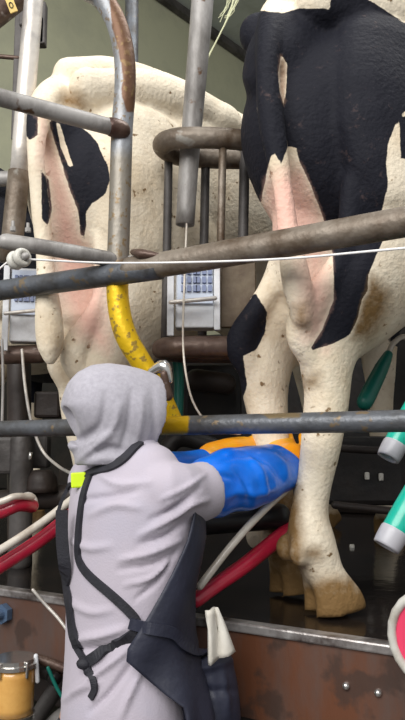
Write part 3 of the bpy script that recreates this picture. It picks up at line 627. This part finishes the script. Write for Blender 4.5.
def person():
    root = thing('person', 'worker in a grey hooded shirt and dark apron with blue sleeves, seen from behind', 'person', (PC.x, PC.y, 0))
    # --- body
    bm = bmesh.new()
    limb(bm, torso_rows(-.018), RR, 24, 3)
    limb(bm, [row(L(0, 0, 1.29), .05, .05), row(H(0, -.01, -.07), .048, .048)], RR, 14, 2)
    ball(bm, H(0, .0, .0), 1, (.068, .074, .082), 24)
    limb(bm, [row(H(0, .03, .0), .055, .05), row(H(0, .045, -.06), .045, .035), row(H(0, .052, -.085), .026, .022)], HX, 16, 3)
    limb(bm, [row(H(0, .078, .012), .007, .008), row(H(0, .098, -.018), .012, .012), row(H(0, .084, -.028), .015, .01)], HX, 10, 3)
    limb(bm, [row(H(-.024, .074, -.047), .006, .006), row(H(0, .083, -.046), .009, .009), row(H(.024, .074, -.047), .006, .006)], HU, 10, 3)
    limb(bm, [row(H(-.05, .062, .022), .008, .008), row(H(0, .078, .024), .007, .007), row(H(.05, .062, .022), .008, .008)], HU, 8, 3)
    for s in (-1, 1): ball(bm, H(s*.074, -.01, -.005), 1, (.016, .016, .03), 12)
    limb(bm, [row(SR, .04, .04), row(at(212, 487, 1.485), .036, .036), row(at(240, 480, 1.56), .033, .033), row(WR, .026, .026)], (0, 0, 1), 16, 5)
    limb(bm, [row(SL, .045, .045), row(ELL, .038, .038), row(WL, .028, .028)], (0, 0, 1), 16, 5)
    for s in (-1, 1):
        limb(bm, [row(L(s*.08, -.02, .76), .085, .085), row(L(s*.09, .0, .42), .055, .055), row(L(s*.09, -.01, .25), .05, .05), row(L(s*.09, -.02, .07), .035, .035)], RR, 16, 4)
        limb(bm, [row(L(s*.09, -.04, .035), .03, .028), row(L(s*.10, .12, .03), .035, .02)], RR, 12, 3)
    def hand(bm, w, d, up, side, curl):
        # palm, four unequal bent fingers and a thumb off the side
        pd = d
        limb(bm, [row(w-d*.02, .026, .021), row(w+d*.02, .032, .020), row(w+d*.07, .040, .017), row(w+d*.09, .038, .014)], side, 16, 3)
        for i, (o, l) in enumerate(((-.030, .062), (-.010, .074), (.011, .070), (.031, .054))):
            b = w+d*.085+side*o; c1 = b+d*(l*.45)-up*(l*.12*curl); c2 = c1+(d*.75-up*.65*curl).normalized()*(l*.32); c3 = c2+(d*.35-up*.95*curl).normalized()*(l*.28)
            limb(bm, [row(b-d*.02, .0095, .0095), row(b, .0098, .0098), row(c1, .0092, .0092), row(c2, .0086, .0086), row(c3, .0075, .0075)], side, 10, 3)
        b = w+d*.025+side*(-.026); limb(bm, [row(b, .014, .013), row(b+(-side*.7+d*.7).normalized()*.035-up*.006, .0115, .0115), row(b+(-side*.45+d*.9).normalized()*.066-up*.018, .0095, .0095)], up, 10, 3)
    me = remesh(bm, .006, 4); me.name = 'body'
    body = put(link('body', me, M['skin']), root)
    # eyes, hair
    for s in (-1, 1):
        e = put(obj('eye', ball(bmesh.new(), H(s*.028, .071, .006), .0105, (1, 1, .7), 12), M['ink']), root)
    bm = bmesh.new(); ball(bm, H(0, -.012, .012), 1, (.070, .076, .076), 20); put(obj('hair', bm, M['hair']), root)
    # --- hooded shirt
    bm = bmesh.new()
    limb(bm, torso_rows(.0, .60), RR, 32, 4)
    limb(bm, [row(L(.06, -.01, 1.245), .065, .05), row(at(168, 492, 1.39), .060, .058), row(at(190, 494, 1.44), .061, .058), row(at(208, 489, 1.475), .060, .055)], (0, 0, 1), 24, 4, True, False)
    limb(bm, [row(L(-.06, 0, 1.25), .065, .05), row(SL, .060, .056), row(ELL+V((-.05, -.01, 0)), .053, .053)], (0, 0, 1), 24, 4)
    limb(bm, [row(L(0, -.005, 1.27), .10, .075), row(L(-.015, .0, 1.32), .070, .062), row(H(0, .01, -.075), .058, .058)], RR, 24, 3)
    me = remesh(bm, .0055, 6); me.name = 'shirt'
    def fold(me, lines):
        co = verts_np(me); nr = norms_np(me); Q = proj(co)
        face = (nr*(co-np.array(CAM))).sum(1) < 0
        disp = np.zeros(len(co))
        for pts, w, dep in lines:
            P = np.array(catmull([tuple(p) for p in pts], 6), float)
            dm = np.full(len(co), 1e9); tt = np.zeros(len(co))
            n = len(P)-1
            for i in range(n):
                a = P[i]; e = P[i+1]-a; q = Q-a; t = np.clip((q@e)/(e@e+1e-9), 0, 1)
                d = np.linalg.norm(q-t[:, None]*e, axis=1); up = d < dm; dm = np.where(up, d, dm); tt = np.where(up, (i+t)/n, tt)
            disp += dep*np.exp(-(dm/w)**2)*np.sin(np.pi*np.clip(tt*.9+.05, 0, 1))**.6
        co = co+nr*(disp*face)[:, None]; setv(me, co)
    S = []
    for pts, w, dep in (
        [((140, 535), (165, 522), (190, 505), (208, 500)), 4, .006], [((138, 545), (165, 536), (185, 522)), 3.5, -.006], [((150, 520), (175, 508), (200, 488)), 3.5, -.006], [((160, 500), (185, 488), (205, 475)), 3, .004],
        [((120, 560), (150, 553), (180, 540)), 4, .006], [((118, 570), (150, 565), (175, 553)), 3, -.005], [((125, 585), (150, 578), (172, 560)), 3, .005], [((90, 515), (115, 505), (140, 508)), 5, .004], [((80, 500), (105, 497), (135, 492)), 4, -.005],
        [((135, 600), (158, 580), (178, 550)), 3, -.005], [((76, 640), (100, 636), (126, 628)), 5, .007], [((78, 650), (105, 648), (130, 640)), 3.5, -.007], [((75, 690), (100, 672), (130, 648)), 4, .006], [((90, 712), (112, 690), (138, 655)), 4, -.006],
        [((120, 720), (130, 695), (142, 668)), 4, .006], [((100, 475), (120, 485), (150, 482)), 5, .005], [((70, 540), (90, 548), (110, 546)), 5, .004], [((66, 600), (90, 612), (112, 610)), 5, .004], [((64, 700), (80, 690), (100, 682)), 4, .005]): S.append((pts, w*.7, dep*1.7))
    fold(me, S)
    shirt = put(link('shirt', me, M['shirt']), root)
    # --- hood: surface of revolution about the face direction, with thickness
    bm = bmesh.new(); n = 40
    prof = [(-.113, .004), (-.111, .035), (-.104, .058), (-.088, .080), (-.060, .099), (-.025, .108), (.015, .109), (.05, .106), (.08, .101), (.094, .097), (.100, .093), (.096, .087), (.08, .086), (.04, .091), (-.02, .093), (-.07, .07), (-.09, .03), (-.092, .003)]
    prof = [(a*.93, b*.94) for a, b in prof]
    rings = []
    for f, rad in prof:
        rg = []
        for k in range(n):
            a = 2*math.pi*k/n; low = max(0, -math.sin(a)); x = math.cos(a)*rad*(.93-.06*low); u = math.sin(a)*rad
            u2 = u*(1.0+.0*low); ff = f-.012*low*(1 if f > .05 else 0)+(.03*low*min(1, (.05-f)/.1) if f < .05 else 0)
            top = max(0, math.sin(a)); u2 -= .012*top*(f+.11)/.2*0
            rg.append(bm.verts.new(H(x, ff, u2)))
        rings.append(rg)
    for a, b in zip(rings[:-1], rings[1:]):
        for k in range(n): bm.faces.new((a[k], a[(k+1) % n], b[(k+1) % n], b[k]))
    bm.faces.new(rings[0]); bm.faces.new(rings[-1])
    # draped skirt of the hood at the nape
    limb(bm, [row(H(-.0, -.01, -.04), .088, .078), row(H(.0, .01, -.078), .084, .078), row(H(0, .015, -.105), .085, .076)], RR, 28, 3, True, False)
    hm = remesh(bm, .0042, 4, .5); hm.name = 'hood'
    fold(hm, [([(70, 458), (82, 440), (100, 425), (106, 395)], 4, -.006), ([(78, 462), (95, 446), (112, 430), (120, 405)], 4, .008), ([(92, 455), (108, 448), (125, 452)], 3.5, -.009), ([(88, 462), (105, 458), (130, 462)], 4, .006),
              ([(120, 452), (128, 425), (132, 390)], 3.5, -.005), ([(132, 456), (140, 425), (142, 395)], 4, .005), ([(150, 455), (155, 430), (152, 390)], 4, -.004), ([(64, 425), (70, 440), (74, 455)], 4, .006), ([(85, 380), (110, 372), (140, 378)], 4, .002), ([(95, 452), (92, 446), (96, 442)], 3, -.006)])
    hood = put(link('hood', hm, M['hood']), root)
    # --- blue oversleeves and gloves
    bm = bmesh.new()
    limb(bm, [row(at(200, 489, 1.455), .052, .05), row(at(212, 486, 1.50), .066, .060), row(at(228, 481, 1.54), .070, .066), row(at(250, 477, 1.585), .069, .066), row(at(268, 472, 1.63), .064, .060), row(at(281, 469, 1.67), .052, .05), row(at(285, 466, 1.69), .04, .04)], (0, 0, 1), 28, 5, True, True)
    me = remesh(bm, .005, 3); co = verts_np(me); nr = norms_np(me)
    k = co@np.array([[60, 20, 30], [-20, 40, 60]]).T; co += nr*(.0028*np.sin(k[:, 0])*np.sin(k[:, 1]*.8))[:, None]; setv(me, co)
    fold(me, [([(216, 462), (240, 455), (268, 460), (282, 480)], 4, -.006), ([(222, 500), (238, 492), (255, 495), (275, 488)], 4, .006), ([(250, 455), (262, 475), (266, 500)], 3.5, .006), ([(235, 470), (246, 482), (250, 505)], 3.5, -.006), ([(272, 452), (284, 465), (288, 485)], 3.5, .005), ([(220, 475), (232, 478), (240, 486)], 3, -.005)])
    me.name = 'oversleeve'; ov = put(link('oversleeve', me, M['bluesleeve']), root)
    bm = limb(bmesh.new(), [row(at(150, 478, 1.67), .052, .05), row(at(170, 471, 1.69), .046, .046), row(at(190, 468, 1.73), .042, .04), row(at(215, 461, 1.77), .036, .036), row(at(228, 458, 1.80), .032, .032)], (0, 0, 1), 24, 5)
    me = remesh(bm, .005, 3); me.name = 'oversleeve'; far = put(link('oversleeve', me, M['bluesleeve']), root)
    # small white print on the near sleeve cuff
    bm = bmesh.new()
    for q, pl in enumerate((((208, 460), (211, 456), (213, 460)), ((212, 457), (215, 455), (216, 459)), ((217, 458), (219, 455), (221, 458)))):
        tube([at(x, y, 1.72) for x, y in pl], .0016, 6, 2, bm=bm)
    put(obj('sleeve_print', bm, M['white'], label='small white print'), root)
    # left hand glove: long gauntlet to the udder
    up = V((0, 0, 1))
    bm = bmesh.new(); d = (at(280, 446, 1.90)-at(222, 456, 1.78)).normalized(); side = d.cross(up).normalized()
    limb(bm, [row(at(212, 459, 1.765), .042, .040), row(at(232, 453, 1.80), .040, .038), row(at(246, 449, 1.83), .033, .030)], (0, 0, 1), 20, 4, True, True)
    hand(bm, at(246, 449, 1.83), d, side, up, 1)
    me = remesh(bm, .0035, 3); me.name = 'glove'; put(link('glove', me, M['glove'], label='orange glove on the far hand'), root)
    bm = bmesh.new(); w = at(290, 460, 1.72); d = (at(278, 438, 1.86)-w).normalized(); side = d.cross(up).normalized()
    limb(bm, [row(at(282, 470, 1.665), .044, .044), row(at(291, 460, 1.715), .044, .040), row(w+d*.03, .032, .03)], (0, 0, 1), 20, 4)
    hand(bm, w+d*.03, d, up*-1, side*-1, 1)
    me = remesh(bm, .0035, 3); me.name = 'glove'; put(link('glove', me, M['glove'], label='orange glove on the near hand'), root)
    # --- apron
    def apron_pt(phi, z, off, flare=0):
        rl, rf = .165, .118
        t = [(z_, r, f, a, b) for z_, r, f, a, b in [(.3, 0, .0, .19, .16), (.6, 0, -.01, .185, .15), (.72, 0, -.03, .165, .12), (.82, 0, -.03, .165, .12), (.93, 0, -.02, .145, .105), (1.05, 0, -.01, .148, .108), (1.16, 0, 0, .158, .115), (1.24, 0, 0, .158, .108), (1.29, 0, 0, .13, .09)]]
        for A, B in zip(t[:-1], t[1:]):
            if A[0] <= z <= B[0]: q = (z-A[0])/(B[0]-A[0]); v = [A[i]*(1-q)+B[i]*q for i in range(5)]; break
        else: v = t[-1] if z > 1.2 else t[0]
        return L(v[1]+(v[3]+off+flare)*math.sin(phi), v[2]+(v[4]+off+flare)*math.cos(phi), z)
    bm = bmesh.new(); nz, nph = 44, 56; grid = []
    for i in range(nz+1):
        z = 1.24-(1.24-.34)*i/nz
        if z > .96: hr = math.radians(72+60*((1.24-z)/.28)**1.2)
        else: hr = math.radians(132-44*min(1, (.96-z)/.09)-6*min(1, (.96-z)/.3))
        hl = math.radians(72+10*min(1, (1.24-z)/.28))
        g = []
        for j in range(nph+1):
            ph = -hl+(hl+hr)*j/nph
            fl = .035*max(0, min(1, (.98-z)/.15))*max(0, math.cos(ph-.9))*max(0, min(1, (2.0-ph)/.6))+.006*math.sin(ph*9+z*14)*min(1, max(0, (1.0-z)/.1))+.003*math.sin(ph*5+z*30)
            g.append(bm.verts.new(apron_pt(ph, z, .016, fl)))
        grid.append(g)
    for i in range(nz):
        for j in range(nph): bm.faces.new((grid[i][j], grid[i][j+1], grid[i+1][j+1], grid[i+1][j]))
    ap = put(obj('apron', bm, M['apron']), root)
    so = ap.modifiers.new('thick', 'SOLIDIFY'); so.thickness = .004; so.offset = 1
    # pocket pouch bulging at the right hip
    bm = bmesh.new()
    pc = at(203, 700, 1.46); rows = []
    limb(bm, [row(at(196, 655, 1.47)+V((0, 0, 0)), .070, .052), row(at(199, 680, 1.465), .078, .060), row(at(202, 710, 1.46), .080, .062), row(at(204, 745, 1.46), .075, .058), row(at(204, 775, 1.46), .05, .04)], V((.9, .43, 0)), 28, 5, True, False)
    me = remesh(bm, .005, 3)
    fold(me, [([(150, 650), (175, 655), (200, 668), (232, 660)], 4, .010), ([(160, 665), (185, 672), (205, 690), (235, 690)], 4, -.008), ([(165, 670), (180, 695), (190, 720)], 4, .008), ([(205, 670), (210, 695), (215, 718)], 4, -.006), ([(222, 668), (226, 695), (228, 718)], 4, .006)])
    me.name = 'pocket'; pk = put(link('pocket', me, M['apron'], label='bulging pouch pocket'), root)
    dg = bpy.context.evaluated_depsgraph_get(); dg.update()
    trees = [BVHTree.FromObject(o, dg) for o in (shirt, hood, ap, pk)]
    mw = [o.matrix_world.copy() for o in (shirt, hood, ap, pk)]
    def snap(px, py, which=(0, 2, 3)):
        best = None; r = ray(px, py).normalized()
        for i in which:
            h = trees[i].ray_cast(CAM, r)
            if h[0] is not None and (best is None or h[3] < best[2]): best = (h[0], h[1], h[3])
        return best
    def ribbon(name, pts, wpx, m, which=(0, 2, 3), thick=.003, lift=.003, fallbackY=1.42, **kw):
        P = catmull([tuple(p) for p in pts], 6); c = []
        for x, y in P:
            h = snap(x, y, which)
            if h is None: c.append((at(x, y, c[-1][0].y if c else fallbackY), -ray(x, y).normalized()))
            else: c.append((h[0]+h[1]*lift, h[1] if h[1].dot(ray(x, y)) < 0 else -h[1]))
        # smooth
        for _ in range(3): c = [c[0]]+[((c[i-1][0]+c[i][0]*2+c[i+1][0])/4, ((c[i-1][1]+c[i][1]*2+c[i+1][1])/4).normalized()) for i in range(1, len(c)-1)]+[c[-1]]
        bm = bmesh.new(); prev = None; w = wpx/FOC*1.42
        for i, (p, nn) in enumerate(c):
            T = (c[min(i+1, len(c)-1)][0]-c[max(i-1, 0)][0]).normalized(); s = T.cross(nn).normalized()
            vs = [bm.verts.new(p+s*w/2+nn*.004), bm.verts.new(p-s*w/2+nn*.004), bm.verts.new(p-s*w/2-nn*.002), bm.verts.new(p+s*w/2-nn*.002)]
            if prev:
                for k in range(4): bm.faces.new((prev[k], prev[(k+1) % 4], vs[(k+1) % 4], vs[k]))
            else: bm.faces.new(vs)
            prev = vs
        bm.faces.new(prev)
        return put(obj(name, bm, M[m], sm=False, **kw), root)
    ribbon('neck_strap', [(80, 479), (95, 472), (112, 467), (124, 460), (134, 450), (140, 444)], 9, 'strap', (0,))
    ribbon('back_strap', [(92, 473), (86, 490), (82, 510), (79, 545), (81, 562), (92, 577), (115, 597), (134, 616), (140, 628)], 8, 'strap')
    ribbon('back_strap', [(72, 484), (66, 492), (60, 505), (57, 520)], 4, 'strap')
    ribbon('waist_tie', [(138, 632), (120, 641), (100, 654), (88, 662)], 10, 'strap')
    ribbon('waist_tie', [(88, 662), (78, 648), (72, 628)], 6, 'strap')
    ribbon('tie_end', [(86, 664), (92, 676), (96, 688), (92, 698)], 6, 'strap')
    ribbon('waist_tie', [(130, 622), (150, 628), (172, 632), (182, 645), (205, 655), (230, 648)], 10, 'apron', (0, 2, 3), lift=.006)
    # side edge of the apron bib visible at the left of the back
    ribbon('side_strap', [(62, 510), (62, 540), (66, 575), (71, 605), (74, 630), (80, 650)], 12, 'strap', lift=.004)
    bm = bmesh.new(); k = snap(87, 663); kp = k[0]+k[1]*.008
    ball(bm, kp, .012, (1.2, 1, .9), 12); ball(bm, kp+V((.008, 0, -.012)), .009, (1, 1, 1.2), 12); put(obj('knot', bm, M['strap']), root)
    k = snap(82, 480, (0, 1)); kp = at(78.5, 480, k[0].y-.012)
    nn = ray(78, 480).normalized(); sx_ = V((1, 0, .06)).normalized(); sx_ = (sx_-nn*sx_.dot(nn)).normalized(); sz = nn.cross(sx_).normalized()
    put(obj('strap_clip', box(bmesh.new(), kp, (.030, .010, .031), (sx_, nn, sz)), M['neon'], sm=False, bevel=.003, label='neon yellow clip'), root)
    # small white print near the far sleeve
    # trousers and boots
    bm = bmesh.new()
    for s in (-1, 1): limb(bm, [row(L(s*.075, -.02, .74), .09, .10), row(L(s*.09, .0, .42), .075, .075), row(L(s*.09, -.01, .24), .066, .066)], RR, 20, 4)
    me = remesh(bm, .008, 3); me.name = 'trousers'; put(link('trousers', me, M['trouser']), root)
    for s in (-1, 1):
        bm = bmesh.new()
        limb(bm, [row(L(s*.09, -.015, .33), .072, .075), row(L(s*.09, -.02, .15), .058, .062), row(L(s*.09, -.03, .05), .05, .05)], RR, 18, 3, True, False)
        limb(bm, [row(L(s*.09, -.06, .045), .04, .042), row(L(s*.095, .05, .042), .045, .040), row(L(s*.10, .14, .035), .042, .032)], RR, 18, 3)
        me = remesh(bm, .007, 3); me.name = 'boot'; put(link('boot', me, M['boot']), root)
    # white cloth tucked in the pocket
    bm = bmesh.new(); n = 10; g = []
    tl, tr, bl, br = at(207, 604, 1.43), at(214, 608, 1.45), at(209, 662, 1.44), at(232, 655, 1.46)
    tl, tr = at(207, 610, 1.40), at(217, 606, 1.43); bl, br = at(208, 664, 1.40), at(233, 652, 1.43)
    for i in range(n+1):
        t = i/n; a = tl.lerp(bl, t); b = tr.lerp(br, t**.8); rr = []
        for j in range(9):
            q = j/8; p = a.lerp(b, q); p += V((0, -1, 0))*(.008*math.sin(q*math.pi*2.5+t*2)); rr.append(bm.verts.new(p))
        g.append(rr)
    for i in range(n):
        for j in range(8): bm.faces.new((g[i][j], g[i][j+1], g[i+1][j+1], g[i+1][j]))
    c = tag(obj('towel', bm, M['white']), 'white folded towel sticking up from the apron pocket', 'towel')
    so = c.modifiers.new('thick', 'SOLIDIFY'); so.thickness = .006
person()

# ------------------------------------------------------------------ light
w = bpy.data.worlds.new('world'); bpy.context.scene.world = w; w.use_nodes = True
bg = w.node_tree.nodes['Background']; bg.inputs[0].default_value = (.97, .98, 1.0, 1); bg.inputs[1].default_value = .5
def area(name, loc, tgt, size, power, col=(1, 1, 1)):
    l = bpy.data.lights.new(name, 'AREA'); l.shape = 'RECTANGLE'; l.size, l.size_y = size; l.energy = power; l.color = col
    o = bpy.data.objects.new(name, l); C.objects.link(o); o.location = loc
    o.rotation_euler = (V(tgt)-V(loc)).to_track_quat('-Z', 'Y').to_euler(); return o
area('open_side_daylight', (-1.9, -2.2, 4.2), (0, 2.0, 1.4), (5, 3), 350, (1, .98, .95))
area('unseen_fill', (1.2, 2.0, 4.8), (0.2, 2.6, 1.5), (2.5, 1.2), 80, (1, .99, .96))  # overhead fill light above the platform, no lamp seen there
area('unseen_fill', (-.6, 4.2, 5.0), (1.0, 7.5, 3.2), (1.5, .8), 14, (1, .99, .95))  # fill light added to brighten the back wall and ceiling
sc = bpy.context.scene
sc.view_settings.view_transform = 'Standard'; sc.view_settings.look = 'None'; sc.view_settings.gamma = 1; sc.view_settings.exposure = 0
